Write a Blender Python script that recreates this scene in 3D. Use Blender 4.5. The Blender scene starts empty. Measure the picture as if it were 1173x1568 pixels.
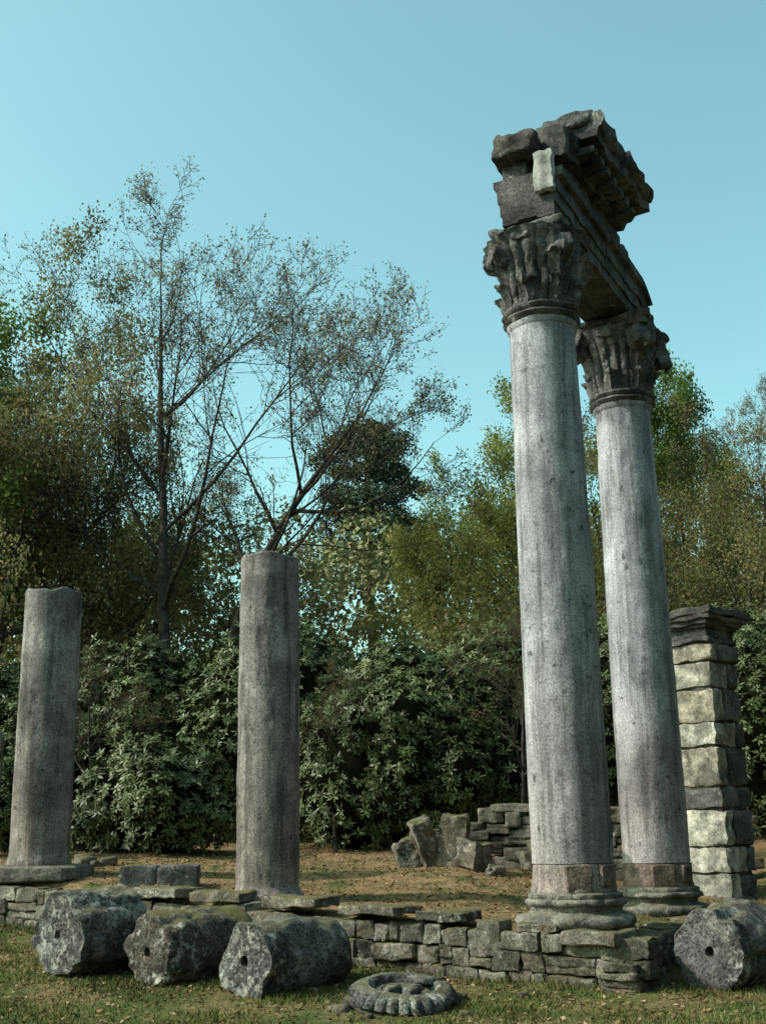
import bpy, math, random
import numpy as np
from mathutils import Vector, Matrix, noise
random.seed(7); RNG=np.random.default_rng(7)
scene=bpy.context.scene
COL=scene.collection

# ------------------------------------------------------------------ materials
def new_mat(name):
    m=bpy.data.materials.new(name); m.use_nodes=True
    nt=m.node_tree; nt.nodes.clear()
    return m,nt,nt.nodes,nt.links
def ramp(N,stops,interp='LINEAR'):
    r=N.new('ShaderNodeValToRGB'); e=r.color_ramp; e.interpolation=interp
    while len(e.elements)>1: e.elements.remove(e.elements[-1])
    e.elements[0].position=stops[0][0]; e.elements[0].color=(*stops[0][1],1)
    for p,c in stops[1:]:
        k=e.elements.new(p); k.color=(*c,1)
    return r
def noise_n(N,L,vec,scale,detail=6,rough=.6):
    n=N.new('ShaderNodeTexNoise'); n.inputs['Scale'].default_value=scale
    n.inputs['Detail'].default_value=detail; n.inputs['Roughness'].default_value=rough
    L.new(vec,n.inputs['Vector']); return n
def mixc(N,L,fac,a,b,mode='MIX'):
    m=N.new('ShaderNodeMix'); m.data_type='RGBA'; m.blend_type=mode
    for s,v in ((0,fac),(6,a),(7,b)):
        if isinstance(v,(int,float)): m.inputs[s].default_value=v
        elif isinstance(v,tuple): m.inputs[s].default_value=(*v,1)
        else: L.new(v,m.inputs[s])
    return m.outputs[2]
def math_n(N,L,op,a,b=None,clamp=False):
    m=N.new('ShaderNodeMath'); m.operation=op; m.use_clamp=clamp
    for i,v in enumerate((a,b)):
        if v is None: continue
        if isinstance(v,(int,float)): m.inputs[i].default_value=v
        else: L.new(v,m.inputs[i])
    return m.outputs[0]
def g(v): return (v,v,v)

def stone_mat(name,dark,mid,light,scale=3.0,speck=0.3,speck_scale=70,lichen=0.0,bump=0.5,grime=0.5,
              low=None,lowz=(1.0,3.2),island=0.0,streak=0.0,moss=0.0,bd=.02):
    m,nt,N,L=new_mat(name)
    geo=N.new('ShaderNodeNewGeometry'); pos=geo.outputs['Position']
    n1=noise_n(N,L,pos,scale,7,.68)
    r1=ramp(N,[(.3,dark),(.5,mid),(.72,light)]); L.new(n1.outputs[0],r1.inputs[0])
    c=r1.outputs[0]
    if low:
        sx=N.new('ShaderNodeSeparateXYZ'); L.new(pos,sx.inputs[0])
        mr=N.new('ShaderNodeMapRange'); L.new(sx.outputs[2],mr.inputs[0])
        mr.inputs[1].default_value=lowz[0]; mr.inputs[2].default_value=lowz[1]
        mr.inputs[3].default_value=1; mr.inputs[4].default_value=0
        nn=noise_n(N,L,pos,1.3,3)
        f=math_n(N,L,'MULTIPLY',mr.outputs[0],math_n(N,L,'MULTIPLY',nn.outputs[0],1.6),True)
        c=mixc(N,L,f,c,mixc(N,L,1.0,c,low,'MULTIPLY'))
    n2=noise_n(N,L,pos,speck_scale,2,.8)
    r2=ramp(N,[(.36,g(1-speck*1.5)),(.5,g(1)),(.64,g(1+speck*1.2))]); L.new(n2.outputs[0],r2.inputs[0])
    c=mixc(N,L,1.0,c,r2.outputs[0],'MULTIPLY')
    n3=noise_n(N,L,pos,scale*.55,6,.7)
    r3=ramp(N,[(.42,g(1-grime)),(.56,g(1))]); L.new(n3.outputs[0],r3.inputs[0])
    c=mixc(N,L,1.0,c,r3.outputs[0],'MULTIPLY')
    if streak>0:
        mp=N.new('ShaderNodeMapping'); L.new(pos,mp.inputs[0]); mp.inputs['Scale'].default_value=(7,7,.55)
        ns=noise_n(N,L,mp.outputs[0],1.0,6,.7)
        rs=ramp(N,[(.40,g(1-streak)),(.53,g(1)),(.68,g(1+streak*.2))]); L.new(ns.outputs[0],rs.inputs[0])
        c=mixc(N,L,1.0,c,rs.outputs[0],'MULTIPLY')
        nv=noise_n(N,L,pos,9,5,.65); rv=ramp(N,[(.32,g(.35)),(.40,g(1)),(.64,g(1)),(.70,g(1.3))]); L.new(nv.outputs[0],rv.inputs[0])
        c=mixc(N,L,1.0,c,rv.outputs[0],'MULTIPLY')
        nh=noise_n(N,L,pos,.9,4,.6); rh=ramp(N,[(.36,(.72,.70,.71)),(.5,g(1)),(.66,(1.08,1.08,1.1))]); L.new(nh.outputs[0],rh.inputs[0])
        c=mixc(N,L,1.0,c,rh.outputs[0],'MULTIPLY')
    if island>0:
        ri=ramp(N,[(0,(1-island,1-island,1-island)),(.35,(1,.93,.85)),(.7,(1,1,1)),(1,(1+island,1+island,1+island*.9))])
        L.new(geo.outputs['Random Per Island'],ri.inputs[0])
        c=mixc(N,L,1.0,c,ri.outputs[0],'MULTIPLY')
    if lichen>0:
        n4=noise_n(N,L,pos,9,8,.8)
        r4=ramp(N,[(.60-lichen*.07,g(0)),(.66-lichen*.07,g(1))]); L.new(n4.outputs[0],r4.inputs[0])
        n4b=noise_n(N,L,pos,1.6,3,.5)
        r4b=ramp(N,[(.44,g(.1)),(.6,g(1))]); L.new(n4b.outputs[0],r4b.inputs[0])
        f=math_n(N,L,'MULTIPLY',r4.outputs[0],r4b.outputs[0])
        c=mixc(N,L,math_n(N,L,'MULTIPLY',f,.8),c,(.42,.41,.38))
    if moss>0:
        n5=noise_n(N,L,pos,4,8,.75)
        sn=N.new('ShaderNodeSeparateXYZ'); L.new(geo.outputs['Normal'],sn.inputs[0])
        up=math_n(N,L,'MULTIPLY',math_n(N,L,'MAXIMUM',sn.outputs[2],0.0),n5.outputs[0])
        r5=ramp(N,[(.33,g(0)),(.48,g(moss))]); L.new(up,r5.inputs[0])
        c=mixc(N,L,r5.outputs[0],c,(.10,.09,.04))
    b=N.new('ShaderNodeBsdfPrincipled'); b.inputs['Roughness'].default_value=.95
    b.inputs['Specular IOR Level'].default_value=.12
    L.new(c,b.inputs['Base Color'])
    nb=noise_n(N,L,pos,13,8,.7)
    bu=N.new('ShaderNodeBump'); bu.inputs['Strength'].default_value=bump; bu.inputs['Distance'].default_value=bd
    L.new(nb.outputs[0],bu.inputs['Height']); L.new(bu.outputs[0],b.inputs['Normal'])
    o=N.new('ShaderNodeOutputMaterial'); L.new(b.outputs[0],o.inputs[0])
    return m

def leaf_mat(name,cols,trans=.3,rough=.55,spec=.3,nscale=.5,lo=.55,hi=1.3):
    m,nt,N,L=new_mat(name)
    geo=N.new('ShaderNodeNewGeometry')
    k=len(cols); r=ramp(N,[(i/(k-1),c) for i,c in enumerate(cols)])
    L.new(geo.outputs['Random Per Island'],r.inputs[0])
    n=noise_n(N,L,geo.outputs['Position'],nscale,2,.5)
    r2=ramp(N,[(.35,g(lo)),(.65,g(hi))]); L.new(n.outputs[0],r2.inputs[0])
    c=mixc(N,L,1.0,r.outputs[0],r2.outputs[0],'MULTIPLY')
    o=N.new('ShaderNodeOutputMaterial')
    if spec>0:
        b=N.new('ShaderNodeBsdfPrincipled'); b.inputs['Roughness'].default_value=rough
        b.inputs['Specular IOR Level'].default_value=spec; L.new(c,b.inputs['Base Color'])
    else:
        b=N.new('ShaderNodeBsdfDiffuse'); L.new(c,b.inputs[0])
    if trans>0:
        t=N.new('ShaderNodeBsdfTranslucent'); L.new(c,t.inputs[0])
        mx=N.new('ShaderNodeMixShader'); mx.inputs[0].default_value=trans
        L.new(b.outputs[0],mx.inputs[1]); L.new(t.outputs[0],mx.inputs[2]); L.new(mx.outputs[0],o.inputs[0])
    else: L.new(b.outputs[0],o.inputs[0])
    return m
def bark_mat(name,c1,c2):
    m,nt,N,L=new_mat(name)
    geo=N.new('ShaderNodeNewGeometry')
    n=noise_n(N,L,geo.outputs['Position'],5,3,.7)
    r=ramp(N,[(.35,c1),(.65,c2)]); L.new(n.outputs[0],r.inputs[0])
    b=N.new('ShaderNodeBsdfDiffuse'); L.new(r.outputs[0],b.inputs[0])
    o=N.new('ShaderNodeOutputMaterial'); L.new(b.outputs[0],o.inputs[0]); return m

M_granite=stone_mat('granite_grey',(.25,.243,.27),(.335,.327,.36),(.41,.40,.435),2.2,.30,55,bump=.6,grime=.24,low=(1.0,.86,.80),lowz=(1.0,3.8),streak=.45,bd=.008)
M_granite_p=stone_mat('granite_pinkish',(.16,.143,.143),(.25,.226,.225),(.35,.32,.318),2.6,.34,50,bump=.7,grime=.32,low=(1.0,.88,.82),lowz=(1.0,3.8),streak=.48,bd=.010)
M_marble_d=stone_mat('weathered_marble',(.045,.044,.049),(.11,.105,.107),(.25,.24,.235),3.5,.35,50,bump=1.0,grime=.55,lichen=.4,bd=.03)
M_base=stone_mat('column_base_stone',(.07,.065,.06),(.17,.155,.142),(.31,.285,.255),4,.35,50,bump=.9,grime=.5,lichen=.7,moss=.4)
M_ent=stone_mat('entablature_stone',(.04,.038,.042),(.092,.087,.09),(.17,.16,.155),3,.35,45,bump=.9,grime=.5,lichen=.2,island=.15)
M_white=stone_mat('pale_limestone',(.24,.235,.225),(.37,.36,.345),(.48,.465,.45),5,.2,50,bump=.6,grime=.4)
M_rust=stone_mat('rust_brown_stone',(.12,.09,.08),(.19,.135,.118),(.26,.20,.175),6,.35,50,bump=.9,grime=.5)
M_drum=stone_mat('drum_stone',(.042,.042,.045),(.105,.103,.104),(.20,.195,.19),3.2,.5,40,lichen=1.3,bump=1.0,grime=.5,moss=.6,bd=.03)
M_drum_r=stone_mat('drum_stone_mossy',(.04,.036,.034),(.10,.085,.076),(.18,.145,.12),3.6,.5,40,lichen=1.1,bump=1.0,grime=.5,moss=1.0,bd=.03)
M_wall=stone_mat('rubble_wall_stone',(.065,.06,.052),(.165,.147,.126),(.30,.27,.23),4,.35,45,lichen=.9,bump=1.0,grime=.5,island=.5,moss=.9,bd=.03)
M_pier=stone_mat('pier_stone',(.075,.07,.073),(.145,.138,.14),(.23,.215,.21),3,.25,50,bump=.8,grime=.5,island=.3,lichen=.3)
M_pierw=stone_mat('pier_pale_stone',(.15,.14,.125),(.37,.345,.305),(.54,.505,.45),6,.25,50,bump=.9,grime=.6,island=.35)

# ------------------------------------------------------------------ mesh helpers
class MB:
    def __init__(s): s.v=[]; s.f=[]; s.m=[]
    def add(s,verts,faces,mi=0):
        o=len(s.v); s.v.extend(verts)
        for f in faces: s.f.append(tuple(i+o for i in f)); s.m.append(mi)
    def make(s,name,mats,origin=(0,0,0),parent=None,smooth=True,angle=40):
        me=bpy.data.meshes.new(name)
        ox,oy,oz=origin
        me.from_pydata([(a-ox,b-oy,c-oz) for a,b,c in s.v],[],s.f)
        for m in (mats if isinstance(mats,list) else [mats]): me.materials.append(m)
        me.polygons.foreach_set('material_index',s.m)
        if smooth:
            me.polygons.foreach_set('use_smooth',[True]*len(s.f))
            me.set_sharp_from_angle(angle=math.radians(angle))
        me.update()
        ob=bpy.data.objects.new(name,me); COL.objects.link(ob)
        if parent: ob.parent=parent
        else: ob.location=origin
        return ob
def empty(name,loc):
    e=bpy.data.objects.new(name,None); e.location=loc; e.empty_display_size=.3; COL.objects.link(e); return e
def np_mesh(name,V,F,mats,parent=None,loc=(0,0,0),smooth=False,link=True):
    me=bpy.data.meshes.new(name); n=len(V); m,k=F.shape
    me.vertices.add(n); me.vertices.foreach_set('co',V.astype(np.float32).ravel())
    me.loops.add(m*k); me.loops.foreach_set('vertex_index',F.astype(np.int32).ravel())
    me.polygons.add(m); me.polygons.foreach_set('loop_start',np.arange(0,m*k,k,dtype=np.int32))
    me.update(calc_edges=True); me.validate()
    for mt in (mats if isinstance(mats,list) else [mats]): me.materials.append(mt)
    if smooth: me.polygons.foreach_set('use_smooth',np.ones(m,dtype=bool))
    if not link: return me
    ob=bpy.data.objects.new(name,me); COL.objects.link(ob)
    if parent: ob.parent=parent
    else: ob.location=loc
    return ob

_cube={}
def cube_grid(n):
    if n in _cube: return _cube[n]
    idx={}; V=[]; F=[]
    def vid(p):
        k=tuple(round(c*1000) for c in p)
        if k not in idx: idx[k]=len(V); V.append(p)
        return idx[k]
    for ax in range(3):
        for sg in (-1,1):
            for i in range(n):
                for j in range(n):
                    q=[]
                    for a,b in ((0,0),(1,0),(1,1),(0,1)):
                        u=-1+2*(i+a)/n; w=-1+2*(j+b)/n
                        p=[0,0,0]; p[ax]=sg; p[(ax+1)%3]=u; p[(ax+2)%3]=w
                        q.append(vid(tuple(p)))
                    F.append(tuple(q) if sg>0 else tuple(reversed(q)))
    _cube[n]=(V,F); return _cube[n]
def rock(mb,c,half,rot=0.0,n=5,k=9,amp=.02,tilt=(0,0),seed=None,mi=0,freq=3.0,axes=None):
    V,F=cube_grid(n); s=random.random()*100 if seed is None else seed
    R=Matrix.Rotation(rot,3,'Z')@Matrix.Rotation(tilt[0],3,'X')@Matrix.Rotation(tilt[1],3,'Y')
    if axes: R=Matrix((axes[0],axes[1],(0,0,1))).transposed()@Matrix.Rotation(tilt[0],3,'X')@Matrix.Rotation(tilt[1],3,'Y')
    out=[]
    for p in V:
        nn=(abs(p[0])**k+abs(p[1])**k+abs(p[2])**k)**(1/k)
        q=Vector((p[0]/nn*half[0],p[1]/nn*half[1],p[2]/nn*half[2]))
        w=noise.noise_vector(q*freq+Vector((s,s*1.7,-s)))+.5*noise.noise_vector(q*freq*2.7+Vector((s,-s,s)))
        q+=w*amp
        q=R@q; out.append((q.x+c[0],q.y+c[1],q.z+c[2]))
    mb.add(out,F,mi)
def lathe(mb,c,prof,seg=64,amp=0.0,freq=3,mod=None,mi=0,cap=True,seed=0):
    V=[];F=[]; n=len(prof)
    for i,(r,z) in enumerate(prof):
        for j in range(seg):
            a=2*math.pi*j/seg; rr=r if mod is None else mod(r,z,a)
            p=Vector((math.cos(a)*rr,math.sin(a)*rr,z))
            if amp:
                w=noise.noise(p*freq+Vector((seed,0,seed)))*amp+noise.noise(p*freq*3.3+Vector((0,seed,0)))*amp*.5
                p.x+=math.cos(a)*w; p.y+=math.sin(a)*w
            V.append((p.x+c[0],p.y+c[1],p.z+c[2]))
    for i in range(n-1):
        for j in range(seg):
            k=(j+1)%seg; F.append((i*seg+j,i*seg+k,(i+1)*seg+k,(i+1)*seg+j))
    if cap:
        F.append(tuple(reversed(range(seg)))); F.append(tuple((n-1)*seg+j for j in range(seg)))
    mb.add(V,F,mi)

# ------------------------------------------------------------------ ground
def sst(t): t=np.clip(t,0,1); return t*t*(3-2*t)
WX=[-12,-7,-2.9,-.4,1.3,2.25,3.2]; WY=[19.9,17.2,15.0,13.2,12.2,11.6,11.0]
U=(.46,.888); W=(.888,-.46)
def g_out(x,y): return .07*np.clip(y-9.3,0,5.5)+.15*np.clip(y-14.8,0,6)
def g_ter(x,y):
    return np.interp(y,[11,12.5,14,16,20.5],[.60,.66,.80,.95,1.33])+.04*np.clip(-x-1,0,5)-.3*np.clip((x-1)/2.5,0,1)
def gz(x,y):
    x=np.asarray(x,float); y=np.asarray(y,float)
    s=(y-np.interp(x,WX,WY))*.82
    s2=-((x-2.3)*.888-(y-11.6)*.46)
    m=sst((s-.08)/.28)*sst((s2+.1)/.7)
    b=sst((y-19)/3)
    z=g_out(x,y)*(1-m)+g_ter(x,y)*m
    z=z*(1-b)+1.33*b+.1*np.clip(y-20.5,0,60)
    z=z+.02*np.sin(x*1.7+y*.6)*np.cos(y*1.3-x*.4)+.012*np.sin(x*4.1+1)*np.sin(y*3.7)
    return z
def axis(lo,hi,step,far,k=22):
    f=np.arange(lo,hi+1e-6,step); t=(np.linspace(0,1,k)[1:])**2
    return np.concatenate([(lo-t*(far+lo))[::-1],f,hi+t*(far-hi)])
xs=axis(-9,9,.1,500); ys=np.concatenate([-60+np.linspace(0,1,14)[:-1]*68.0,np.arange(8,24,.1),24+(np.linspace(0,1,26)**2)*576])
X,Y=np.meshgrid(xs,ys); Z=gz(X,Y)
V=np.stack([X.ravel(),Y.ravel(),Z.ravel()],1); nx=len(xs); ny=len(ys)
I=np.arange(nx*ny).reshape(ny,nx)
F=np.stack([I[:-1,:-1].ravel(),I[:-1,1:].ravel(),I[1:,1:].ravel(),I[1:,:-1].ravel()],1)
m,nt,N,L=new_mat('grass_and_litter_ground')
geo=N.new('ShaderNodeNewGeometry'); pos=geo.outputs['Position']
n1=noise_n(N,L,pos,1.1,6,.7); r1=ramp(N,[(.40,(.06,.078,.026)),(.52,(.10,.098,.04)),(.62,(.18,.13,.07))]); L.new(n1.outputs[0],r1.inputs[0])
n2=noise_n(N,L,pos,22,6,.8); r2=ramp(N,[(.3,g(.4)),(.5,g(1)),(.7,g(1.7))]); L.new(n2.outputs[0],r2.inputs[0])
c=mixc(N,L,1.0,r1.outputs[0],r2.outputs[0],'MULTIPLY')
sp=N.new('ShaderNodeSeparateXYZ'); L.new(pos,sp.inputs[0])
mr=N.new('ShaderNodeMapRange'); L.new(sp.outputs[2],mr.inputs[0]); mr.inputs[1].default_value=.5; mr.inputs[2].default_value=.75
nn=noise_n(N,L,pos,2.2,6,.7); rr=ramp(N,[(.38,g(0)),(.54,g(1))]); L.new(nn.outputs[0],rr.inputs[0])
c=mixc(N,L,math_n(N,L,'MULTIPLY',mr.outputs[0],rr.outputs[0]),c,mixc(N,L,1.0,(.23,.15,.085),r2.outputs[0],'MULTIPLY'))
b=N.new('ShaderNodeBsdfPrincipled'); b.inputs['Roughness'].default_value=1; b.inputs['Specular IOR Level'].default_value=.05
L.new(c,b.inputs['Base Color']); bu=N.new('ShaderNodeBump'); bu.inputs['Strength'].default_value=.8; bu.inputs['Distance'].default_value=.03
L.new(n2.outputs[0],bu.inputs['Height']); L.new(bu.outputs[0],b.inputs['Normal'])
o=N.new('ShaderNodeOutputMaterial'); L.new(b.outputs[0],o.inputs[0])
np_mesh('ground',V,F,m,smooth=True)

def blades(n,x0,x1,y0,y1,hmin,hmax,w,cond,thr=.5):
    x=RNG.uniform(x0,x1,n); y=RNG.uniform(y0,y1,n)
    dens=np.sin(x*2.3+y*1.1)*np.cos(y*2.9-x*.7)+np.sin(x*5.1)*np.sin(y*4.3+2)*.6
    k=cond(x,y)&(RNG.uniform(-1.4,1.2,n)<dens+thr); x=x[k]; y=y[k]; n=len(x); z=gz(x,y)-.004
    a=RNG.uniform(0,2*np.pi,n); h=RNG.uniform(hmin,hmax,n)*(1+.5*dens[k]*.6); ww=w*RNG.uniform(.6,1.3,n)
    lean=RNG.uniform(.2,1.0,n)*h; b=RNG.uniform(0,2*np.pi,n)
    dx=np.cos(a)*ww/2; dy=np.sin(a)*ww/2
    P=np.stack([np.stack([x-dx,y-dy,z],1),np.stack([x+dx,y+dy,z],1),np.stack([x+np.cos(b)*lean,y+np.sin(b)*lean,z+h],1)],1)
    return P.reshape(-1,3)
def is_out(x,y):
    s=(y-np.interp(x,WX,WY)); s2=-((x-2.3)*.888-(y-11.6)*.46)
    return (s<0)|(s2<-.1)
def near_wall(x,y):
    s=(np.interp(x,WX,WY)-y); return (s>-.02)&(s<.3)&(x<2.4)
P1=blades(190000,-6.5,6.5,8.5,17.5,.02,.06,.012,is_out,.1)
P2=blades(60000,-7.5,6,12.5,21.5,.012,.04,.012,lambda x,y:~is_out(x,y),-.3)
P3=blades(70000,-6.5,2.5,11,17.5,.04,.11,.013,near_wall,.1)
P=np.concatenate([P1,P2,P3])
M_grass=leaf_mat('grass_blades',[(.06,.086,.022),(.092,.118,.032),(.072,.088,.03),(.15,.13,.058),(.19,.145,.075)],0,.6,0,1.2,.6,1.3)
np_mesh('grass',P,np.arange(len(P)).reshape(-1,3),M_grass)

def leaf_quads(C,Lm,Wm,D=None,Nn=None):
    n=len(C)
    if D is None: D=RNG.normal(size=(n,3)); D/=np.linalg.norm(D,axis=1,keepdims=True)
    if Nn is None: Nn=RNG.normal(size=(n,3))
    S=np.cross(D,Nn); S/=np.linalg.norm(S,axis=1,keepdims=True)+1e-9
    l=(Lm*RNG.uniform(.65,1.3,n))[:,None]; w=(Wm*RNG.uniform(.65,1.3,n))[:,None]
    V=np.stack([C,C+D*l*.5+S*w*.5,C+D*l,C+D*l*.5-S*w*.5],1).reshape(-1,3)
    return V
def quadF(V): return np.arange(len(V)).reshape(-1,4)
n=16000; x=RNG.uniform(-7,6,n); y=RNG.uniform(9,21,n); C=np.stack([x,y,gz(x,y)+.012],1)
a=RNG.uniform(0,6.28,n); D=np.stack([np.cos(a),np.sin(a),RNG.uniform(-.1,.5,n)],1); Nn=np.stack([RNG.normal(0,.4,n),RNG.normal(0,.4,n),np.ones(n)],1)
V=leaf_quads(C,.05,.035,D,Nn)
np_mesh('fallen_leaves',V,quadF(V),leaf_mat('dead_leaves',[(.14,.075,.04),(.24,.145,.08),(.10,.06,.035),(.36,.26,.17)],0,.8,0))

# ------------------------------------------------------------------ columns
def gzf(x,y): return float(gz(x,y))
def attic_base(mb,c,z0,z1,r_sh,r1,r2,seed=0):
    h=z1-z0; pr=[]
    t2=h*.36
    pr.append((r2*.93,z0))
    for i in range(9):
        a=-math.pi/2+math.pi*i/8; pr.append((r2-.06+.06*math.cos(a)*1.0,z0+t2/2+t2/2*math.sin(a)))
    pr+= [(r1*.97,z0+t2+.015),(r1*.90,z0+h*.48),(r1*.92,z0+h*.6)]
    for i in range(9):
        a=-math.pi/2+math.pi*i/8; pr.append((r1-.045+.045*math.cos(a),z0+h*.72+h*.11*math.sin(a)))
    pr+=[(r_sh+.05,z0+h*.86),(r_sh+.05,z0+h*.95),(r_sh+.02,z1)]
    lathe(mb,(c[0],c[1],0),pr,96,.045,4,seed=seed)
def leafrel(mb,cx,cy,a0,path,width,ser=6,ridge=.035,ns=14,nt=8,mi=0):
    V=[];F=[]
    def at(s):
        q=s*(len(path)-1); i=min(int(q),len(path)-2); f=q-i
        return (path[i][0]*(1-f)+path[i+1][0]*f, path[i][1]*(1-f)+path[i+1][1]*f)
    for i in range(ns+1):
        s=i/ns; r,z=at(s)
        w=width*(0.55+.45*math.sin(math.pi*min(1,s*1.15)))*(1-.75*max(0,s-.75)/.25)*(1-.22*abs(math.sin(ser*math.pi*s)))
        for j in range(nt+1):
            t=-1+2*j/nt
            rr=r+ridge*(1-abs(t))+.012*math.cos(t*9)-.03*t*t
            a=a0+t*w/max(r,.1)
            zz=z-.05*abs(t)*s
            V.append((cx+math.cos(a)*rr,cy+math.sin(a)*rr,zz))
    for i in range(ns):
        for j in range(nt):
            k=i*(nt+1)+j; F.append((k,k+1,k+nt+2,k+nt+1))
    mb.add(V,F,mi)
def capital(cx,cy,z0,parent,half,rot,seed,vol,er):
    mb=MB()
    lathe(mb,(cx,cy,0),[(.40,z0-.03),(.425,z0),(.45,z0+.03),(.425,z0+.06),(.405,z0+.065),(.44,z0+.09),(.455,z0+.115),(.44,z0+.14),(.40,z0+.15)],96,.015,5,seed=seed)
    zb=z0+.14; H=.86
    def bell(s): return .39+.05*s+.17*max(0,s-.38)**2*2.7
    prof=[(bell(i/28),zb+H*i/28) for i in range(29)]
    def mod(r,z,a):
        s=(z-zb)/H
        k=abs(math.sin((a-rot)*10)); return r-.01+.062*(k**.55)*min(1,max(0,(s-.05)*5))*(1 if s<.82 else .5)
    lathe(mb,(cx,cy,0),prof,260,.02,4,mod,seed=seed)
    for i in range(8):
        a=rot+i*math.pi/4; rnd=random.uniform(-.05,.02)
        h=.33+rnd
        leafrel(mb,cx,cy,a,[(.40,zb),(.42,zb+h*.35),(.455,zb+h*.7),(.49,zb+h*.95),(.52,zb+h),(.53,zb+h*.92),(.52,zb+h*.85)],.14)
    for i in range(4):
        a=rot+math.pi/4+i*math.pi/2
        leafrel(mb,cx,cy,a,[(.385,zb+.05),(.42,zb+.25),(.47,zb+.42),(.56,zb+.56),(vol-.06,zb+.66),(vol,zb+.66),(vol+.01,zb+.58),(vol-.03,zb+.53)],.14,4,ns=20,ridge=.05)
        q=(cx+math.cos(a)*vol*.78,cy+math.sin(a)*vol*.78,zb+H*.82)
        rock(mb,q,(.11,.15,.19),a,n=9,k=9,amp=.06,tilt=(0,-.35),freq=5)
    for i in range(4):
        a=rot+i*math.pi/2; q=(cx+math.cos(a)*.53,cy+math.sin(a)*.53,zb+H*.94)
        rock(mb,q,(.06,.12,.09),a,n=7,k=9,amp=.04,freq=5)
    pts=[]
    for i in range(4):
        a0=rot+math.pi/4+i*math.pi/2; a1=a0+math.pi/2
        c0=(math.cos(a0)*half*1.414,math.sin(a0)*half*1.414); c1=(math.cos(a1)*half*1.414,math.sin(a1)*half*1.414)
        nm=((math.cos((a0+a1)/2)),(math.sin((a0+a1)/2)))
        for k in range(13):
            t=.07+.86*k/12; dip=.08*math.sin(math.pi*t)
            pts.append((c0[0]*(1-t)+c1[0]*t-nm[0]*dip,c0[1]*(1-t)+c1[1]*t-nm[1]*dip))
    rows=[(.9,zb+H-.02),(.92,zb+H+.05),(.97,zb+H+.07),(1.0,zb+H+.10),(1.0,zb+H+.15),(.96,zb+H+.165)]
    V=[];F=[];n=len(pts)
    for sc,z in rows:
        for x,y in pts:
            w=noise.noise(Vector((x*4+seed,y*4,z*4)))*.07
            V.append((cx+x*(sc+w),cy+y*(sc+w),z+w*.4))
    for i in range(len(rows)-1):
        for j in range(n):
            k=(j+1)%n; F.append((i*n+j,i*n+k,(i+1)*n+k,(i+1)*n+j))
    F.append(tuple(reversed(range(n)))); F.append(tuple((len(rows)-1)*n+j for j in range(n)))
    mb.add(V,F)
    nv=[]
    for v in mb.v:   # overall erosion of the carving
        p=Vector(v); q=noise.noise_vector(p*5+Vector((seed,0,0)))*er+noise.noise_vector(p*14)*er*.45
        if p.z<zb: q*=.3
        nv.append(tuple(p+q))
    mb.v=nv
    mb.make('capital',M_marble_d,(cx,cy,parent.location.z),parent,angle=50)
def shaft(cx,cy,z0,z1,r0,r1,flare0,top,mat,parent,seed,lower=None):
    mb=MB(); H=z1-z0; n=110; pr=[]
    for i in range(n+1):
        s=i/n; r=r0+(r1-r0)*(s**1.35)+.008*math.sin(math.pi*s)
        z=z0+H*s
        if i==0: r+=flare0
        pr.append((r,z))
    pr.insert(1,(r0+flare0,z0+.05)); pr.insert(2,(r0+flare0*.5,z0+.085)); pr.insert(3,(r0+flare0*.12,z0+.13))
    pr=[p for i,p in enumerate(pr) if i<4 or p[1]>z0+.14]
    if top=='ring':
        pr=[p for p in pr if p[1]<z1-.12]+[(r1+.002,z1-.1),(r1+.03,z1-.06),(r1+.035,z1-.02),(r1+.01,z1)]
    else:
        pr=[p for p in pr if p[1]<z1-.03]+[(r1,z1-.02),(r1-.015,z1),(r1*.5,z1+.015),(.05,z1+.01)]
    lathe(mb,(cx,cy,0),pr,120,.005 if top=='ring' else .009,1.8,seed=seed)
    for i,v in enumerate(mb.v):
        q=noise.noise(Vector((v[0]*6.1+seed,v[1]*6.1,v[2]*3.7)))
        if q>.42:
            d=min(.009,(q-.42)*.2); dx,dy=v[0]-cx,v[1]-cy; r=math.hypot(dx,dy)
            if r>.2: mb.v[i]=(cx+dx*(1-d/r),cy+dy*(1-d/r),v[2])
    if top!='ring':
        for i,v in enumerate(mb.v):
            if v[2]>z1-.06:
                a=math.atan2(v[1]-cy,v[0]-cx); q=noise.noise(Vector((math.cos(a)*1.6,math.sin(a)*1.6,seed)))
                mb.v[i]=(v[0],v[1],v[2]+q*.06)
    mb.make('shaft',mat,(cx,cy,parent.location.z),parent,angle=30)

ROT=math.atan2(U[1],U[0])
FC=(1.88,12.6); BC=(3.35,15.4); MC=(-1.455,14.7); LC=(-4.8,16.8)
for nm,c,zb,half,seed,vol,er in (('corinthian_column',FC,.68,.46,1,.63,.035),('corinthian_column',BC,.60,.64,5,.80,.02)):
    e=empty(nm,(c[0],c[1],zb))
    shaft(c[0],c[1],zb+.62,7.27,.415,.372,.0,'ring',M_granite,e,seed)
    mb=MB()
    pr=[(.43,zb+.33),(.435,zb+.36),(.42,zb+.40),(.418,zb+.60),(.41,zb+.612)]
    lathe(mb,(c[0],c[1],0),pr,72,.016,4,seed=seed+3)
    mb.make('lower_shaft_course',M_granite_p if seed==1 else M_rust,(c[0],c[1],zb),e)
    mb=MB(); attic_base(mb,c,zb,zb+.34,.42,.51,.62,seed)
    mb.make('base',M_base,(c[0],c[1],zb),e)
    mb=MB()
    rock(mb,(c[0]-.02,c[1]-.395,zb+.47),(.13,.05,.13),0.03,n=6,amp=.02)
    rock(mb,(c[0]+.26,c[1]-.30,zb+.5),(.09,.06,.10),0.75,n=5,amp=.015)
    mb.make('repair_patch',M_rust,(c[0],c[1],zb),e)
    capital(c[0],c[1],7.27,e,half,ROT,seed,vol,er)
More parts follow.
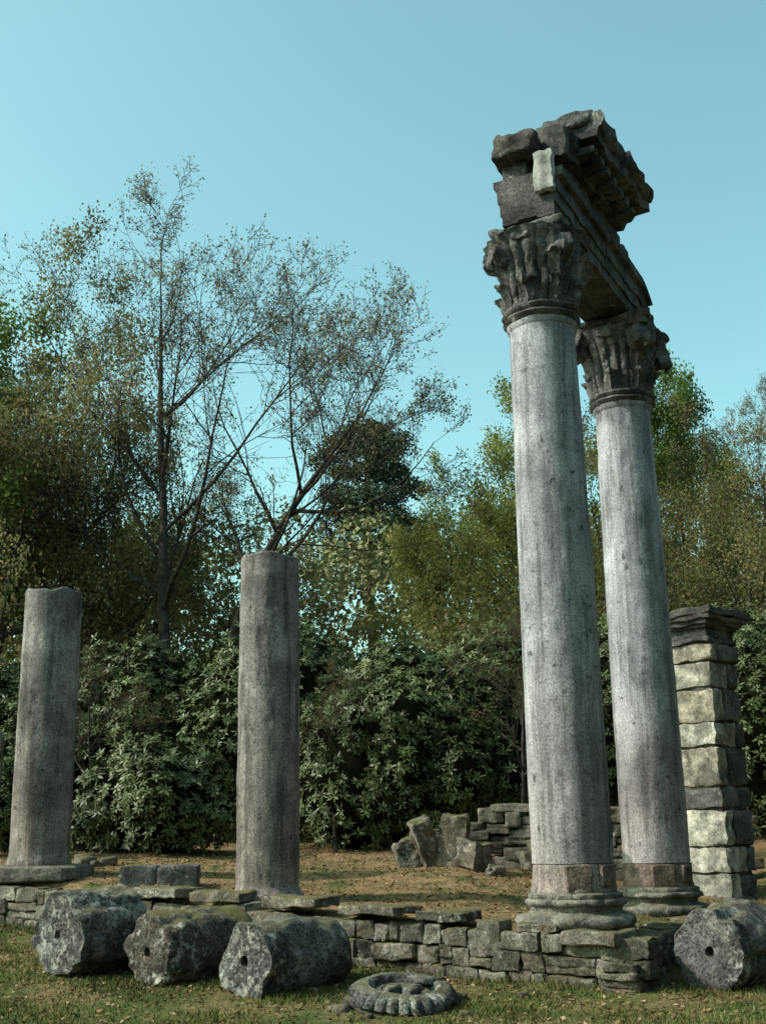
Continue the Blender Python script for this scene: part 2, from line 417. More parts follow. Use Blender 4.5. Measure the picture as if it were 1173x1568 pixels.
for nm,c,z0,z1,r0,r1,fl in (('broken_column',MC,.90,5.06,.375,.368,.06),('broken_column',LC,1.30,5.10,.40,.395,.035)):
    e=empty(nm,(c[0],c[1],z0))
    shaft(c[0],c[1],z0,z1,r0,r1,fl,'flat',M_granite_p,e,c[0])
    mb=MB()
    if c is MC:
        rock(mb,(c[0],c[1],z0-.09),(.5,.47,.09),.5,n=8,amp=.02)
    else:
        rock(mb,(c[0]-.25,c[1],z0-.11),(.9,.6,.11),-.15,n=8,amp=.025)
    mb.make('plinth_slab',M_base,(c[0],c[1],z0),e)

# ------------------------------------------------------------------ entablature
def uw(t,w,z): return (FC[0]+U[0]*t+W[0]*w, FC[1]+U[1]*t+W[1]*w, z)
ent=empty('broken_entablature',uw(1.5,0,8.46)); EO=tuple(ent.location)
AX=((U[0],U[1],0),(-W[0],-W[1],0))
mb=MB()
def prism(mb,prof,t0,t1,n=26,amp=.02,seed=0,skew0=0,topcut=None):
    V=[];F=[];k=len(prof)
    for i in range(n+1):
        t=t0+(t1-t0)*i/n
        for w,z in prof:
            zz=z
            if topcut: zz=min(z,topcut(t))
            p=Vector(uw(t,w,zz)); p+=noise.noise_vector(p*3.1+Vector((seed,0,0)))*amp+noise.noise_vector(p*9)*amp*.4
            V.append(tuple(p))
    for i in range(n):
        for j in range(k):
            q=(j+1)%k; F.append((i*k+j,i*k+q,(i+1)*k+q,(i+1)*k+j))
    F.append(tuple(range(k))); F.append(tuple(n*k+j for j in reversed(range(k))))
    mb.add(V,F)
def arch(wl,wr,z0,h):
    return [(wl+.06,z0),(wl+.25,z0),(wl+.28,z0+.03),(wr-.28,z0+.03),(wr-.25,z0),(wr-.06,z0),(wr-.06,z0+h*.24),(wr-.035,z0+h*.25),(wr-.035,z0+h*.50),(wr-.01,z0+h*.51),(wr-.01,z0+h*.78),(wr+.05,z0+h*.84),(wr+.06,z0+h),
            (wl-.04,z0+h),(wl-.03,z0+h*.84),(wl+.01,z0+h*.78),(wl+.01,z0+h*.51),(wl+.035,z0+h*.5),(wl+.035,z0+h*.25),(wl+.06,z0+h*.24)]
prism(mb,arch(-.34,.42,8.45,.60),-.38,1.52,seed=2)
prism(mb,arch(-.34,.42,8.45,.66),1.54,3.55,seed=9,topcut=lambda t: 9.11 if t<3.1 else 9.11-(t-3.1)*.5)
mb.make('architrave',M_ent,EO,ent,angle=30)
mb=MB()
rock(mb,uw(-.12,-.13,9.14),(.22,.16,.13),axes=AX,n=8,k=14,amp=.03)
rock(mb,uw(.55,.08,9.20),(.55,.32,.16),axes=AX,n=9,k=14,amp=.03)
rock(mb,uw(1.75,.12,9.24),(.62,.30,.16),axes=AX,n=9,k=12,amp=.04)
rock(mb,uw(2.55,.16,9.22),(.35,.24,.12),axes=AX,n=9,k=6,amp=.05)
mb.make('frieze_blocks',M_ent,EO,ent)
mb=MB()
rock(mb,uw(-.44,.285,8.98),(.05,.12,.26),axes=AX,n=9,k=20,amp=.035,freq=5)
mb.make('pale_block',M_white,EO,ent)
mb=MB()
rock(mb,uw(-.2,-.08,9.40),(.33,.26,.15),axes=AX,n=12,k=12,amp=.06,tilt=(.04,.05),freq=4)
rock(mb,uw(.0,.36,9.50),(.22,.14,.20),axes=AX,n=9,k=12,amp=.05,freq=4)
def corn(wl,wr,z0,h):
    return [(wl,z0),(wr-.42,z0),(wr-.40,z0+h*.18),(wr-.33,z0+h*.2),(wr-.3,z0+h*.36),(wr-.08,z0+h*.40),(wr-.06,z0+h*.62),(wr-.02,z0+h*.66),(wr+.02,z0+h*.82),(wr,z0+h),(wl+.1,z0+h),(wl,z0+h*.8)]
prism(mb,corn(-.02,.88,9.36,.54),.05,1.02,seed=4,amp=.06,n=16)
prism(mb,corn(.05,.92,9.38,.50),1.06,2.12,seed=14,amp=.075,n=16,topcut=lambda t: 9.9-.12*(t-1.0))
for i in range(7):
    rock(mb,uw(.2+i*.27,.60,9.47),(.07,.14,.055),axes=AX,n=4,k=12,amp=.01)
rock(mb,uw(.35,.45,9.84),(.36,.32,.09),axes=AX,n=10,k=12,amp=.05,tilt=(0,.05),freq=4)
mb.make('cornice_blocks',M_ent,EO,ent,angle=30)

# ------------------------------------------------------------------ pier
PX,PY=4.62,17.2; pa=math.radians(42)
pier=empty('ashlar_pier',(PX,PY,.6)); mb=MB(); z=.6; i=0; hs=[.42,.36,.5,.3,.55,.34,.48,.38,.27]
hw=.37
ax=(math.cos(pa),math.sin(pa)); ay=(-math.sin(pa),math.cos(pa))
def pl(a,b,z): return (PX+ax[0]*a+ay[0]*b,PY+ax[1]*a+ay[1]*b,z)
PA=((ax[0],ax[1],0),(ay[0],ay[1],0))
random.seed(21)
rock(mb,pl(0,0,2.4),(hw-.05,hw-.05,1.75),axes=PA,n=4,k=20,amp=.0,mi=2)
for h in hs:
    a_s=(.12 if i%2 else -.12)+random.uniform(-.05,.05)
    rock(mb,pl((-hw+a_s)/2,0,z+h/2),((hw+a_s)/2-.014,hw+random.uniform(-.02,.03),h/2-.014),axes=PA,n=10,k=22,amp=.034,freq=5,mi=1 if i not in (3,) else 0)
    rock(mb,pl((hw+a_s)/2,0,z+h/2),((hw-a_s)/2-.014,hw+random.uniform(-.02,.025),h/2-.014),axes=PA,n=10,k=22,amp=.034,freq=5,mi=0)
    z+=h; i+=1
mb.make('ashlar_courses',[M_pier,M_pierw,M_ent],(PX,PY,.6),pier)
mb=MB()
for e_,h in ((.02,.06),(-.01,.14),(.04,.05),(.09,.07),(.14,.06),(.17,.10)):
    rock(mb,pl(0,0,z+h/2),(hw+e_,hw+e_,h/2+.004),axes=PA,n=8,k=24,amp=.04); z+=h
mb.make('pier_capital',M_ent,(PX,PY,.6),pier)
mb=MB(); rock(mb,pl(0,0,.62),(hw+.09,hw+.09,.1),axes=PA,n=8,k=18,amp=.02); mb.make('pier_foot',M_pier,(PX,PY,.6),pier)

# ------------------------------------------------------------------ rubble walls
random.seed(5)
def rubble(mb,path,zb,zt,depth=.38,hmin=.07,hmax=.15,lmin=.12,lmax=.4,inside=1):
    pts=[Vector((p[0],p[1],0)) for p in path]
    cum=[0]
    for a,b_ in zip(pts,pts[1:]): cum.append(cum[-1]+(b_-a).length)
    def at(s):
        s=max(0,min(cum[-1]-1e-4,s))
        for i in range(len(cum)-1):
            if s<=cum[i+1]:
                f=(s-cum[i])/(cum[i+1]-cum[i]); d=(pts[i+1]-pts[i]).normalized(); return pts[i].lerp(pts[i+1],f),d
    lev=0.0; mx=max(zt(*at(cum[-1]*k/20)[0].xy)-zb(*at(cum[-1]*k/20)[0].xy) for k in range(21))
    while lev<mx:
        h=random.uniform(hmin,hmax); s=random.uniform(-.1,0)
        while s<cum[-1]:
            l=random.uniform(lmin,lmax)*random.choice((.7,1,1.25)); p,d=at(s+l/2); nrm=Vector((-d.y,d.x,0))*inside
            z0=zb(p.x,p.y)+lev; zt_=zt(p.x,p.y)
            hh=h*random.uniform(.92,1.08)
            if z0+hh*.6<zt_ and s+l<cum[-1]+.15:
                parts=[(z0,hh)] if random.random()<.72 or hh<.12 else [(z0,hh*.45),(z0+hh*.45,hh*.55)]
                for zz,hp in parts:
                    dd=depth/2*random.uniform(.9,1.1); q=p+nrm*(dd+random.uniform(-.03,.035))
                    rock(mb,(q.x,q.y,zz+hp/2),(l/2-.002,dd,hp/2+.001),math.atan2(d.y,d.x)+random.uniform(-.05,.05),n=8,k=random.choice((10,16,24)),amp=.022,tilt=(random.uniform(-.05,.05),random.uniform(-.03,.03)),freq=8)
            s+=l
        lev+=h
mb=MB()
zbf=lambda x,y: float(g_out(x,y))-.06
ztf=lambda x,y: float(np.interp(x,[-8,-2.9,-.4,1.3,2.25],[1.15,.95,.80,.66,.62]))
rubble(mb,[(2.32,11.6),(1.3,12.2),(-.4,13.2),(-2.9,15.0),(-7,17.2)],zbf,ztf,hmin=.10,hmax=.19,lmin=.14,lmax=.46,inside=-1)
rubble(mb,[(2.30,11.62),(3.3,13.6),(4.3,15.6)],lambda x,y: float(g_out(x,y))-.04,lambda x,y:.62,hmin=.1,hmax=.2,inside=1)
for (x,y,l,w,h,zz) in ((-.12,13.28,.42,.24,.045,.84),(.60,12.88,.30,.2,.05,.79),(-1.0,13.85,.42,.22,.06,.91),(-1.9,14.5,.4,.24,.06,.95),(2.0,12.0,.30,.26,.06,.63),(1.5,12.3,.22,.2,.04,.70),(-2.7,15.1,.38,.24,.06,.98)):
    rock(mb,(x,y,zz),(l,w,h),math.atan2(-.58,.82)+random.uniform(-.1,.1),n=9,k=16,amp=.03,freq=4)
rock(mb,(1.05,12.52,.60),(.13,.16,.17),math.atan2(-.58,.82),n=8,k=16,amp=.02)
rock(mb,(FC[0],FC[1],.56),(.50,.50,.12),ROT,n=9,k=14,amp=.03)
rock(mb,(BC[0],BC[1],.50),(.60,.60,.11),ROT,n=9,k=14,amp=.02)
mb.make('rubble_wall',M_wall)
mb=MB()
ztb=lambda x,y: 1.2+.75*float(np.interp(x,[.3,.7,1.0,1.5,2.1,2.6,4.5],[.1,.75,.6,1.0,1.1,.95,1.0]))
rubble(mb,[(.35,19.0),(1.6,18.9),(3.0,18.6),(5.6,18.4)],lambda x,y:gzf(x,y)-.08,ztb,depth=.5,hmin=.12,hmax=.25,lmin=.2,lmax=.7,inside=1)
mb.make('ruined_stone_wall',M_wall)
mb=MB()
for (x,y,z,hx,hy,hz,r,tx,ty) in ((.55,18.3,1.45,.15,.14,.40,.3,.1,-.35),(.95,18.25,1.5,.20,.12,.40,-.2,.05,.15),(1.25,18.1,1.3,.2,.2,.2,.7,.2,.1),(.3,18.5,1.32,.2,.15,.22,.1,0,-.3),(2.3,17.8,1.2,.38,.22,.12,.1,0,.05),(2.35,17.9,1.4,.3,.2,.1,.3,0,0),(1.5,17.6,1.08,.12,.1,.08,.4,.2,.2)):
    rock(mb,(x,y,z),(hx,hy,hz),r,n=10,k=20,amp=.055,tilt=(tx,ty),freq=5)
mb.make('fallen_stone_blocks',M_wall)
mb=MB()
rock(mb,(-3.22,15.9,1.13),(.24,.24,.15),.05,n=9,k=14,amp=.02); rock(mb,(-2.72,15.9,1.13),(.25,.24,.15),.03,n=9,k=14,amp=.02); rock(mb,(-2.97,15.95,1.08),(.1,.22,.12),.03,n=9,k=14,amp=.02)
mb.make('notched_stone_block',M_marble_d)
mb=MB()
for x,y,s in ((-4.45,18.0,.16),(-4.15,18.2,.12),(-4.6,18.5,.14),(-4.25,17.7,.07)):
    rock(mb,(x,y,gzf(x,y)+.05),(s,s*.7,s*.5),x*9,n=6,k=5,amp=.04)
mb.make('loose_stones',M_wall)
mb=MB()
for z,h in ((1.3,.32),(1.95,.32),(2.6,.33),(3.1,.2)): rock(mb,(-6.55,19.0,z),(.42,.4,h),.3,n=7,k=12,amp=.03)
mb.make('ruined_pier',M_wall)

# ------------------------------------------------------------------ fallen drums
def drum(name,x,y,R,Ln,ang,mat,seed,sink=.06,tilt=0.0,flat=0.0):
    z=gzf(x,y)+R-sink; mb=MB(); V=[];F=[]; seg=90
    pr=[(.012,.10),(.035,.10),(.045,.06),(.05,.0)]
    pr+=[(R*t,-.006) for t in (.2,.3,.4,.5,.6,.7,.8,.88,.95)]+[(R*.985,.02),(R,.055)]
    nb=26; pr+=[(R*(1.0+.02*math.sin(math.pi*i/nb)),.055+(Ln-.11)*i/nb) for i in range(1,nb+1)]
    pr+=[(R*.97,Ln-.02),(R*.8,Ln),(R*.4,Ln),(.01,Ln)]
    d=Vector((math.cos(ang),math.sin(ang),tilt)).normalized(); s=Vector((-d.y,d.x,0)).normalized(); u=d.cross(s)
    if u.z<0: u=-u
    for r,l in pr:
        for j in range(seg):
            a=2*math.pi*j/seg
            q=Vector((r*math.cos(a),r*math.sin(a),l))
            w=noise.noise_vector(q*2.2+Vector((seed,seed,0)))*.07+noise.noise_vector(q*6+Vector((seed,0,0)))*.035+noise.noise_vector(q*16)*.012
            f=min(1,r/R*1.3); q+=w*(f if l<.2 else 1)
            c=noise.noise(Vector((math.cos(a)*1.8,math.sin(a)*1.8,seed*3)))
            if c>.12 and r>R*.6: q.xy*= 1-(c-.12)*.45*max(0,1-l*1.2)
            p=Vector((x,y,z))+s*q.x+u*q.y+d*q.z; V.append(tuple(p))
    n=len(pr)
    for i in range(n-1):
        for j in range(seg):
            k=(j+1)%seg; F.append((i*seg+j,i*seg+k,(i+1)*seg+k,(i+1)*seg+j))
    F.append(tuple(range(seg))); F.append(tuple((n-1)*seg+j for j in range(seg)))
    mb.add(V,F); return mb.make(name,mat,(x,y,z),angle=35)
drum('fallen_column_drum',-3.45,12.9,.455,.85,math.radians(50),M_drum,3)
drum('fallen_column_drum',-2.42,12.45,.365,1.15,math.radians(46),M_drum_r,11)
drum('fallen_column_drum',-1.38,11.72,.365,1.2,math.radians(52),M_drum,23)
drum('fallen_column_drum',2.98,11.75,.39,1.1,math.radians(50),M_drum,37)
mb=MB(); rock(mb,(3.5,12.95,.42),(.5,.3,.26),.5,n=9,k=5,amp=.06); mb.make('fallen_stone_block',M_drum_r)

cx,cy=.10,11.25; zc=gzf(cx,cy)+.02; mb=MB()
NE=26
def mod(r,z,a):
    if .03<z<.20 and r>.34: return r+.032*abs(math.sin(a*NE/2))**.6-.012
    return r
pr=[(.42,-.05),(.46,.0),(.47,.03)]+[(.36,.05)]+[(.36+.11*math.cos(t),.06+.12*math.sin(t)) for t in np.linspace(0.1,math.pi/2,9)]+[(.34,.185),(.31,.19),(.28,.17),(.265,.12),(.24,.115)]+[(.22,.13),(.19,.14),(.16,.12),(.15,.05),(.05,.04)]
lathe(mb,(0,0,0),pr,312,.03,4,mod,seed=8)
T=Matrix.Translation((cx,cy,zc))@Matrix.Rotation(math.radians(10),4,'X')@Matrix.Rotation(math.radians(3),4,'Y')
mb.v=[tuple(T@Vector(v)) for v in mb.v]
for a in (0.4,1.5,2.3,3.6,5.3):
    rock(mb,(cx+math.cos(a)*.12,cy+math.sin(a)*.11,zc+.12),(.07,.06,.05),a,n=4,k=4,amp=.02)
rock(mb,(cx+.26,cy+.16,zc+.18),(.14,.10,.04),.5,n=6,k=5,amp=.04,mi=0)
rock(mb,(cx-.38,cy-.05,zc+.06),(.14,.16,.06),.5,n=6,k=4,amp=.05,mi=0)
mb.make('carved_egg_and_dart_ring',M_drum,(0,0,0),angle=40)
mb=MB()
for x,y,s in ((-.47,11.1,.07),(-.38,11.4,.05),(.62,10.85,.04),(.6,11.5,.07),(-.75,11.9,.05),(1.2,11.6,.05),(-.2,10.8,.04)):
    rock(mb,(x,y,gzf(x,y)+s*.2),(s*1.3,s,s*.6),s*40,n=5,k=4,amp=.02)
mb.make('ground_stones',M_wall)

# ------------------------------------------------------------------ trees
class Tree:
    def __init__(s,seed): s.r=random.Random(seed); s.seg=[]; s.tw=[]
    def rv(s):
        v=Vector((s.r.gauss(0,1),s.r.gauss(0,1),s.r.gauss(0,1))); return v.normalized()
    def branch(s,p,d,L,r,lev,P):
        n=P['seg'][lev]; pts=[(p.copy(),r)]; dirs=[d]
        for i in range(n):
            d=(d+s.rv()*P['wob'][lev]+Vector((0,0,P['up'][lev]))+Vector(P['lean'])*(1 if lev==0 else 0)).normalized()
            q=p+d*(L/n); r2=r*(1-(i+1)/n*(P['tap'][lev])); s.seg.append((p,q,pts[-1][1],r2)); p=q; pts.append((p.copy(),r2)); dirs.append(d)
        if lev>=P['leaflev']:
            for q,_ in pts[1:]: s.tw.append((q,lev))
        if lev+1>=len(P['seg']): return
        for k in range(P['n'][lev]):
            t=s.r.uniform(P['t0'][lev],1.0) if k>0 else 1.0
            x=t*n; i=min(int(x),n-1); f=x-i
            pos=pts[i][0].lerp(pts[i+1][0],f); rr=pts[i][1]*(1-f)+pts[i+1][1]*f
            dd=dirs[min(i+1,n)]; perp=dd.cross(s.rv()).normalized()
            a=math.radians(s.r.uniform(*P['ang'][lev]))*(.5 if k==0 else 1)
            nd=(dd*math.cos(a)+perp*math.sin(a)).normalized()
            Lc=L*P['rat'][lev]*(1.15-.55*(t-P['t0'][lev])/(1-P['t0'][lev]+1e-6))*s.r.uniform(.7,1.2)
            s.branch(pos,nd,Lc,max(rr*s.r.uniform(.45,.7),P['rmin']),lev+1,P)
def tubes(seg,sides):
    A=np.array([[*a,*b,r0,r1] for a,b,r0,r1 in seg]); p0=A[:,:3];p1=A[:,3:6]; r0=A[:,6];r1=A[:,7]
    d=p1-p0; d/=np.linalg.norm(d,axis=1,keepdims=True)+1e-9
    ref=np.tile([[.31,.95,.05]],(len(A),1)); a=np.cross(d,ref); a/=np.linalg.norm(a,axis=1,keepdims=True)+1e-9; b=np.cross(d,a)
    V=[]
    for P_,R_ in ((p0,r0),(p1,r1)):
        for k in range(sides):
            t=2*math.pi*k/sides; V.append(P_+(a*math.cos(t)+b*math.sin(t))*R_[:,None])
    V=np.stack(V,1); n=len(A); base=(np.arange(n)*2*sides)[:,None]
    F=[]
    for k in range(sides):
        q=(k+1)%sides; F.append(base+np.array([[k,q,sides+q,sides+k]]))
    return V.reshape(-1,3),np.concatenate(F,0)
def make_tree(seed,H,r0,P,bark,leaf,nl,ls,spread=.25):
    t=Tree(seed); t.branch(Vector((0,0,-.3)),Vector((0,0,1)),H,r0,0,P)
    big=[s for s in t.seg if s[2]>.05]; sm=[s for s in t.seg if s[2]<=.05]
    V1,F1=tubes(big,8); V2,F2=tubes(sm,3)
    V=np.concatenate([V1,V2]);F=np.concatenate([F1,F2+len(V1)])
    me=np_mesh('branches',V,F,bark,smooth=True,link=False)
    C=np.array([tuple(q) for q,_ in t.tw]); C=np.repeat(C,nl,0)+RNG.normal(0,spread,(len(C)*nl,3))
    lv=leaf_quads(C,ls,ls*.7); ml=np_mesh('leaves',lv,quadF(lv),leaf,link=False)
    return me,ml,float(V[:,2].max())
def place(name,meshes,x,y,top,rz=0,wide=1.0):
    z=gzf(x,y)-.1; s=(top-z)/meshes[2]
    e=empty(name,(x,y,z)); e.rotation_euler=(0,0,rz); e.scale=(s*wide,s*wide,s)
    for k,m in zip(('branches','leaves'),meshes):
        o=bpy.data.objects.new(k,m); COL.objects.link(o); o.parent=e
    return e
BK=bark_mat('bark_dark',(.03,.026,.025),(.075,.064,.056)); BK2=bark_mat('bark_grey',(.05,.045,.042),(.12,.108,.098))
LF_cop=leaf_mat('copper_buds',[(.22,.145,.08),(.17,.155,.07),(.26,.18,.10),(.15,.15,.06)],.35,.6,0)
LF_brn=leaf_mat('bronze_green_leaves',[(.15,.155,.055),(.21,.175,.08),(.24,.17,.095),(.19,.185,.07),(.125,.145,.058)],.35,.6,0,.35,.65,1.35)
LF_yg=leaf_mat('yellow_green_leaves',[(.15,.18,.045),(.23,.235,.068),(.19,.185,.055),(.12,.145,.042)],.35,.55,0,.4,.65,1.3)
LF_grn=leaf_mat('oak_green_leaves',[(.09,.135,.035),(.14,.185,.046),(.11,.145,.04)],.35,.5,0,.5,.65,1.3)
PB=dict(seg=[10,7,5,4,3],n=[14,8,6,5,0],t0=[.32,.25,.2,.15],ang=[(28,62),(25,60),(25,60),(25,65)],rat=[.48,.5,.5,.5],wob=[.07,.16,.2,.22,.25],up=[.05,.10,.08,.05,.03],tap=[.8,.8,.75,.6,.5],lean=(0,0,0),leaflev=4,rmin=.009)
P_A=dict(PB)
P_B=dict(PB,lean=(.09,0,0),t0=[.42,.25,.2,.15])
P_C=dict(PB,leaflev=3,t0=[.15,.2,.15,.15],n=[18,7,5,4,0],ang=[(40,80),(30,65),(30,65),(30,65)],up=[.04,.05,.04,.02,0])
tA=make_tree(11,15.5,.24,P_A,BK,LF_cop,1,.085,.10)
tB=make_tree(29,13.5,.24,P_B,BK,LF_cop,1,.085,.10)
tC=make_tree(31,13.5,.26,P_C,BK,LF_brn,3,.13,.26)
tD=make_tree(43,13.5,.25,P_C,BK,LF_yg,5,.15,.28)
tE=make_tree(57,12.0,.25,P_C,BK2,LF_grn,5,.15,.26)
place('bare_deciduous_tree',tA,-5.0,28,19.2,0)
place('leaning_deciduous_tree',tB,-4.0,27,15.0,0,.98)
place('leaning_deciduous_tree',tB,-7.9,29,14.5,2.5)
place('bare_deciduous_tree',tA,10.4,30,13.5,1.2)
place('beech_tree',tC,-9.4,27.5,17.6,.5,.8)
place('beech_tree',tC,-8.6,31,18.4,1.4,.7)
place('beech_tree',tC,-6.6,32,14.2,2.4,.8)
place('beech_tree',tC,-3.6,33,11.8,4.1,.9)
place('beech_tree',tC,8.6,27,11.6,1.1,.9)
place('beech_tree',tC,6.6,31,13.2,3.3,.8)
place('yellow_green_tree',tD,4.3,33,15.0,.4,.8)
place('yellow_green_tree',tD,2.4,37,13.6,2.0,.75)
place('yellow_green_tree',tD,12.0,31,12.5,4.0)
place('oak_tree',tE,9.0,35,16.0,.2,.65)
place('oak_tree',tE,-12,31,16.5,2.0)
place('bare_sapling',tA,-5.0,20.7,5.0,.8,1.1)
place('bare_sapling',tA,2.2,20.4,5.6,2.8,1.1)
place('bare_sapling',tA,-.9,20.6,4.7,4.8,1.1)

def clumps(lst,dens,ls,seed):
    r=np.random.default_rng(seed); out=[]
    for cx,cy,cz,rx,ry,rz in lst:
        n=int(dens*(rx*ry+ry*rz+rx*rz)*4.2)
        d=r.normal(size=(n,3)); d/=np.linalg.norm(d,axis=1,keepdims=True)
        q=r.uniform(.35,1.0,n)**.5
        lump=1+.22*np.sin(d[:,0]*5+cx)*np.sin(d[:,2]*6+cy)+.12*np.sin(d[:,1]*11+cx*3+d[:,2]*9)
        out.append(np.stack([cx+d[:,0]*rx*q*lump,cy+d[:,1]*ry*q*lump,cz+d[:,2]*rz*q*lump],1))
    C=np.concatenate(out); return leaf_quads(C,ls,ls*.7)
r=random.Random(3); lst=[]
for i in range(125):
    x=r.uniform(-24,24); y=r.uniform(42,57); top=np.interp(x/50,[-.4,-.2,-.03,.05,.12,.4],[17,15.6,17.0,16.2,16.5,16])*y/50
    s=r.uniform(1.2,2.3); zz=(4.5+(top-s-4.5)*r.random()**.75)
    lst.append((x,y,zz,s*1.2,s,s))
V=clumps(lst,14,.26,4)
LF_far=leaf_mat('woodland_foliage',[(.11,.12,.06),(.165,.15,.075),(.12,.14,.07),(.19,.16,.088)],0,.7,0,.16,.6,1.5)
np_mesh('distant_woodland',V,quadF(V),LF_far)
lst=[]
for i in range(60):
    x=r.uniform(-15,15); y=r.uniform(27,36); s=r.uniform(1.0,1.8)
    lst.append((x,y,r.uniform(2.2,7.0),s*1.2,s,s*.9))
V=clumps(lst,19,.16,9)
np_mesh('understory_thicket',V,quadF(V),LF_brn)
lst=[]  # unseen foliage added right of and behind the camera to block low sky light
for i in range(75):
    x=r.uniform(15,22); y=r.uniform(-14,26); s=r.uniform(2.0,3.2); lst.append((x,y,r.uniform(1,13.5),s,s*1.2,s))
for i in range(95):
    x=r.uniform(-26,20); y=r.uniform(-18,-11); s=r.uniform(2.0,3.2); lst.append((x,y,r.uniform(1,13.5),s*1.2,s,s))
V=clumps(lst,2.0,.85,19)
np_mesh('offscreen_shade_woodland',V,quadF(V),LF_brn)
e=empty('scots_pine_tree',(-.7,55,4)); seg=[]
p=Vector((0,0,0))
for i in range(8):
    q=Vector((.15*math.sin(i),0,(i+1)*2.05)); seg.append((p,q,.35-.03*i,.35-.03*(i+1))); p=q
pl_=[]
for i in range(60):
    zz=r.uniform(9.5,17.2); a=r.uniform(0,6.28); k=1.0 if zz<14.5 else math.sqrt(max(.05,1-((zz-14.5)/3.1)**2)); rad=2.5*k*r.random()**.5; c=(math.cos(a)*rad,math.sin(a)*rad,zz)
    seg.append((Vector((0,0,zz-1)),Vector(c),.08,.03)); s=r.uniform(.5,.9); pl_.append((*c,s*1.3,s*1.1,s*.6))
V,F=tubes(seg,6); np_mesh('trunk',V,F,BK,parent=e)
V=clumps(pl_,80,.17,5); np_mesh('needles',V,quadF(V),leaf_mat('pine_needles',[(.055,.074,.052),(.08,.10,.065),(.06,.08,.062)],0,.7,0),parent=e)

# ------------------------------------------------------------------ rhododendrons
M_rh=leaf_mat('rhododendron_leaves',[(.044,.064,.02),(.068,.092,.028),(.085,.107,.033),(.052,.074,.024),(.115,.13,.05)],0,.5,.3,.8,.6,1.25)
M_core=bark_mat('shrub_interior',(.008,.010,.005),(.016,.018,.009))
def rhodo(name,ells,dens=46,seed=0):
    rg=np.random.default_rng(seed); Cs=[];Ns=[]; mbc=MB()
    x0,y0=ells[0][0],ells[0][1]
    subs=[]
    for cx,cy,rx,ry,h in ells:
        zb=gzf(cx,cy)-.1
        subs.append((cx,cy,zb+h*.42,rx*.86,ry*.86,h*.52))
        k=int(7+rx*ry*h*1.6)
        for i in range(k):
            a=rg.uniform(0,2*np.pi); b=rg.uniform(-.2,1.0); cb=math.cos(b*1.3)
            subs.append((cx+math.cos(a)*rx*.72*cb,cy+math.sin(a)*ry*.72*cb,zb+h*.42+math.sin(b*1.3)*h*.42,rx*rg.uniform(.28,.45),ry*rg.uniform(.3,.45),h*rg.uniform(.13,.22)))
    for s in subs:
        area=4*math.pi*((s[3]*s[4])**1.6/3+(s[3]*s[5])**1.6/3+(s[4]*s[5])**1.6/3)**(1/1.6)
        n=int(area*dens); d=rg.normal(size=(n,3)); d/=np.linalg.norm(d,axis=1,keepdims=True)
        q=(1+rg.normal(0,.09,n))[:,None]
        P=np.array(s[:3])+d*np.array(s[3:])*q
        nn=d/np.array(s[3:]); nn/=np.linalg.norm(nn,axis=1,keepdims=True)
        keep=P[:,2]>gz(P[:,0],P[:,1])+.03
        for o in subs:
            if o is s: continue
            e2=(((P-np.array(o[:3]))/np.array(o[3:]))**2).sum(1); keep&=e2>.72
        Cs.append(P[keep]);Ns.append(nn[keep])
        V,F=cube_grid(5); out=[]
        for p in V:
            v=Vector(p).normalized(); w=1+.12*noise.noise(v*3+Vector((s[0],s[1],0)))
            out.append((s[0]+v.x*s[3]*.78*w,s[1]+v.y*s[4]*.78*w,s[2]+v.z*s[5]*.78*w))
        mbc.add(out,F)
    C=np.concatenate(Cs);Nn=np.concatenate(Ns)
    Nn=Nn+np.array([0,0,.45])+rg.normal(0,.3,Nn.shape); Nn/=np.linalg.norm(Nn,axis=1,keepdims=True)
    K=7; n=len(C)
    ref=rg.normal(size=(n,3)); A=np.cross(Nn,ref); A/=np.linalg.norm(A,axis=1,keepdims=True); B=np.cross(Nn,A)
    allV=[]
    for k in range(K):
        t=2*math.pi*k/K+rg.uniform(-.25,.25,n); el=rg.uniform(-.45,.45,n)
        rad=A*np.cos(t)[:,None]+B*np.sin(t)[:,None]
        D=rad*np.cos(el)[:,None]+Nn*np.sin(el)[:,None]
        allV.append(leaf_quads(C+rad*.01,.12,.04,D,Nn+rg.normal(0,.15,(n,3))))
    V=np.concatenate(allV)
    e=empty(name,(x0,y0,gzf(x0,y0)))
    off=np.array(e.location)
    np_mesh('leaves',V-off,quadF(V),M_rh,parent=e)
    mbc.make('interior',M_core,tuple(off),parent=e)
rhodo('rhododendron_bush',[(-3.75,20.2,1.35,1.1,2.0),(-4.6,20.6,.9,.9,1.3)],46,1)
rhodo('rhododendron_bush',[(.5,21.6,1.9,1.5,3.7),(-.7,21.2,1.2,1.1,2.8),(2.0,22.0,1.6,1.4,4.0)],42,2)
rhodo('rhododendron_bush',[(-2.3,23.2,2.0,1.5,4.2),(-5.0,23.4,2.0,1.5,3.9)],34,3)
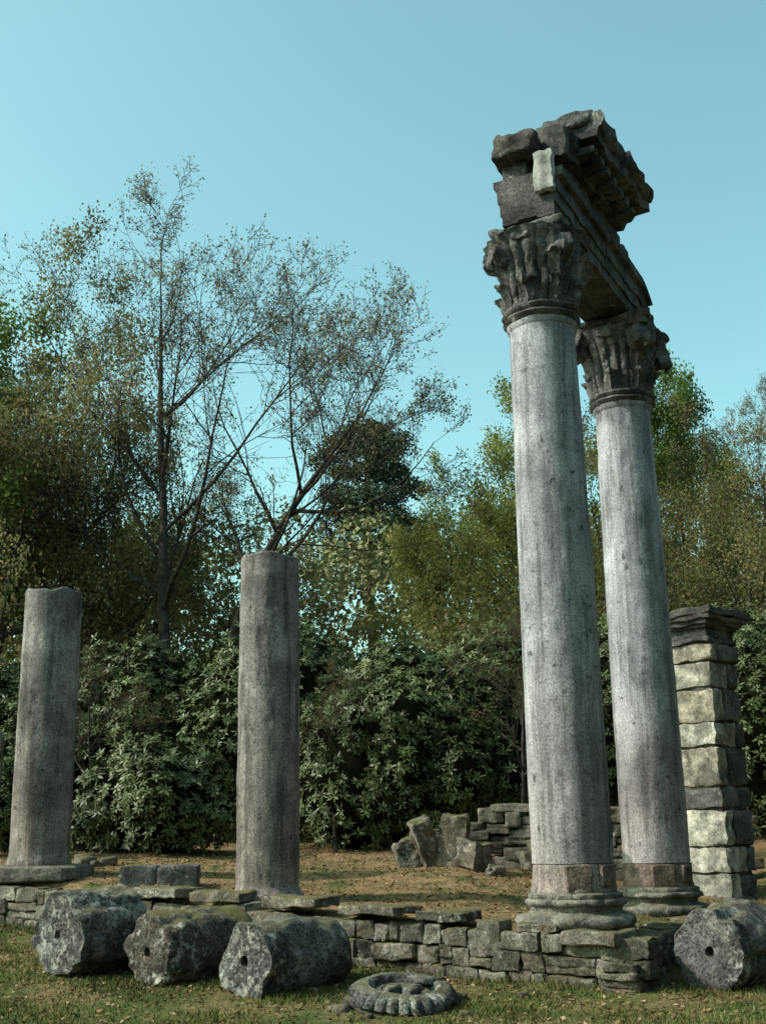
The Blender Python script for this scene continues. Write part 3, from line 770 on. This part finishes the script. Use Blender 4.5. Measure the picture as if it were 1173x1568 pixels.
rhodo('rhododendron_bush',[(-7.6,23.0,1.9,1.5,3.6),(-6.9,21.3,1.2,1.0,2.1)],34,4)
rhodo('rhododendron_bush',[(4.6,22.6,1.9,1.4,4.0),(7.2,22.2,1.9,1.5,4.4),(9.6,22.6,1.8,1.4,4.2)],34,5)

# ------------------------------------------------------------------ light, sky
EL=math.radians(42); az=Vector((-1,-.16,0)).normalized()
sd=Vector((az.x*math.cos(EL),az.y*math.cos(EL),math.sin(EL)))
sun=bpy.data.lights.new('sun','SUN'); sun.energy=5.0; sun.angle=math.radians(.5); sun.color=(1,.94,.87)
so=bpy.data.objects.new('sun',sun); so.rotation_euler=sd.to_track_quat('Z','Y').to_euler(); COL.objects.link(so)
w=bpy.data.worlds.new('World'); scene.world=w; w.use_nodes=True; nt=w.node_tree; nt.nodes.clear(); N=nt.nodes; L=nt.links
sky=N.new('ShaderNodeTexSky'); sky.sky_type='NISHITA'; sky.sun_disc=False; sky.sun_elevation=EL; sky.sun_rotation=math.atan2(az.x,az.y)%(2*math.pi)
sky.air_density=1.0; sky.dust_density=2.0; sky.ozone_density=1.0
c=mixc(N,L,1.0,sky.outputs[0],(2.0,2.75,1.95),'MULTIPLY')
bg=N.new('ShaderNodeBackground'); bg.inputs[1].default_value=.122; L.new(c,bg.inputs[0])
wo=N.new('ShaderNodeOutputWorld'); L.new(bg.outputs[0],wo.inputs[0])
scene.view_settings.view_transform='Standard'; scene.view_settings.look='None'; scene.view_settings.exposure=0

# ------------------------------------------------------------------ camera
th=math.radians(15.4); ro=.018
r0=Vector((1,0,0)); u0=Vector((0,-math.sin(th),math.cos(th)))
rt=(r0-u0*ro).normalized(); up=(u0+r0*ro).normalized(); bk=rt.cross(up)
cam=bpy.data.cameras.new('camera'); cam.sensor_fit='VERTICAL'; cam.sensor_height=36; cam.lens=36*1800/1568; cam.clip_end=2000
co=bpy.data.objects.new('camera',cam); COL.objects.link(co)
co.matrix_world=Matrix(((rt.x,up.x,bk.x,0),(rt.y,up.y,bk.y,0),(rt.z,up.z,bk.z,1.6),(0,0,0,1)))
scene.camera=co
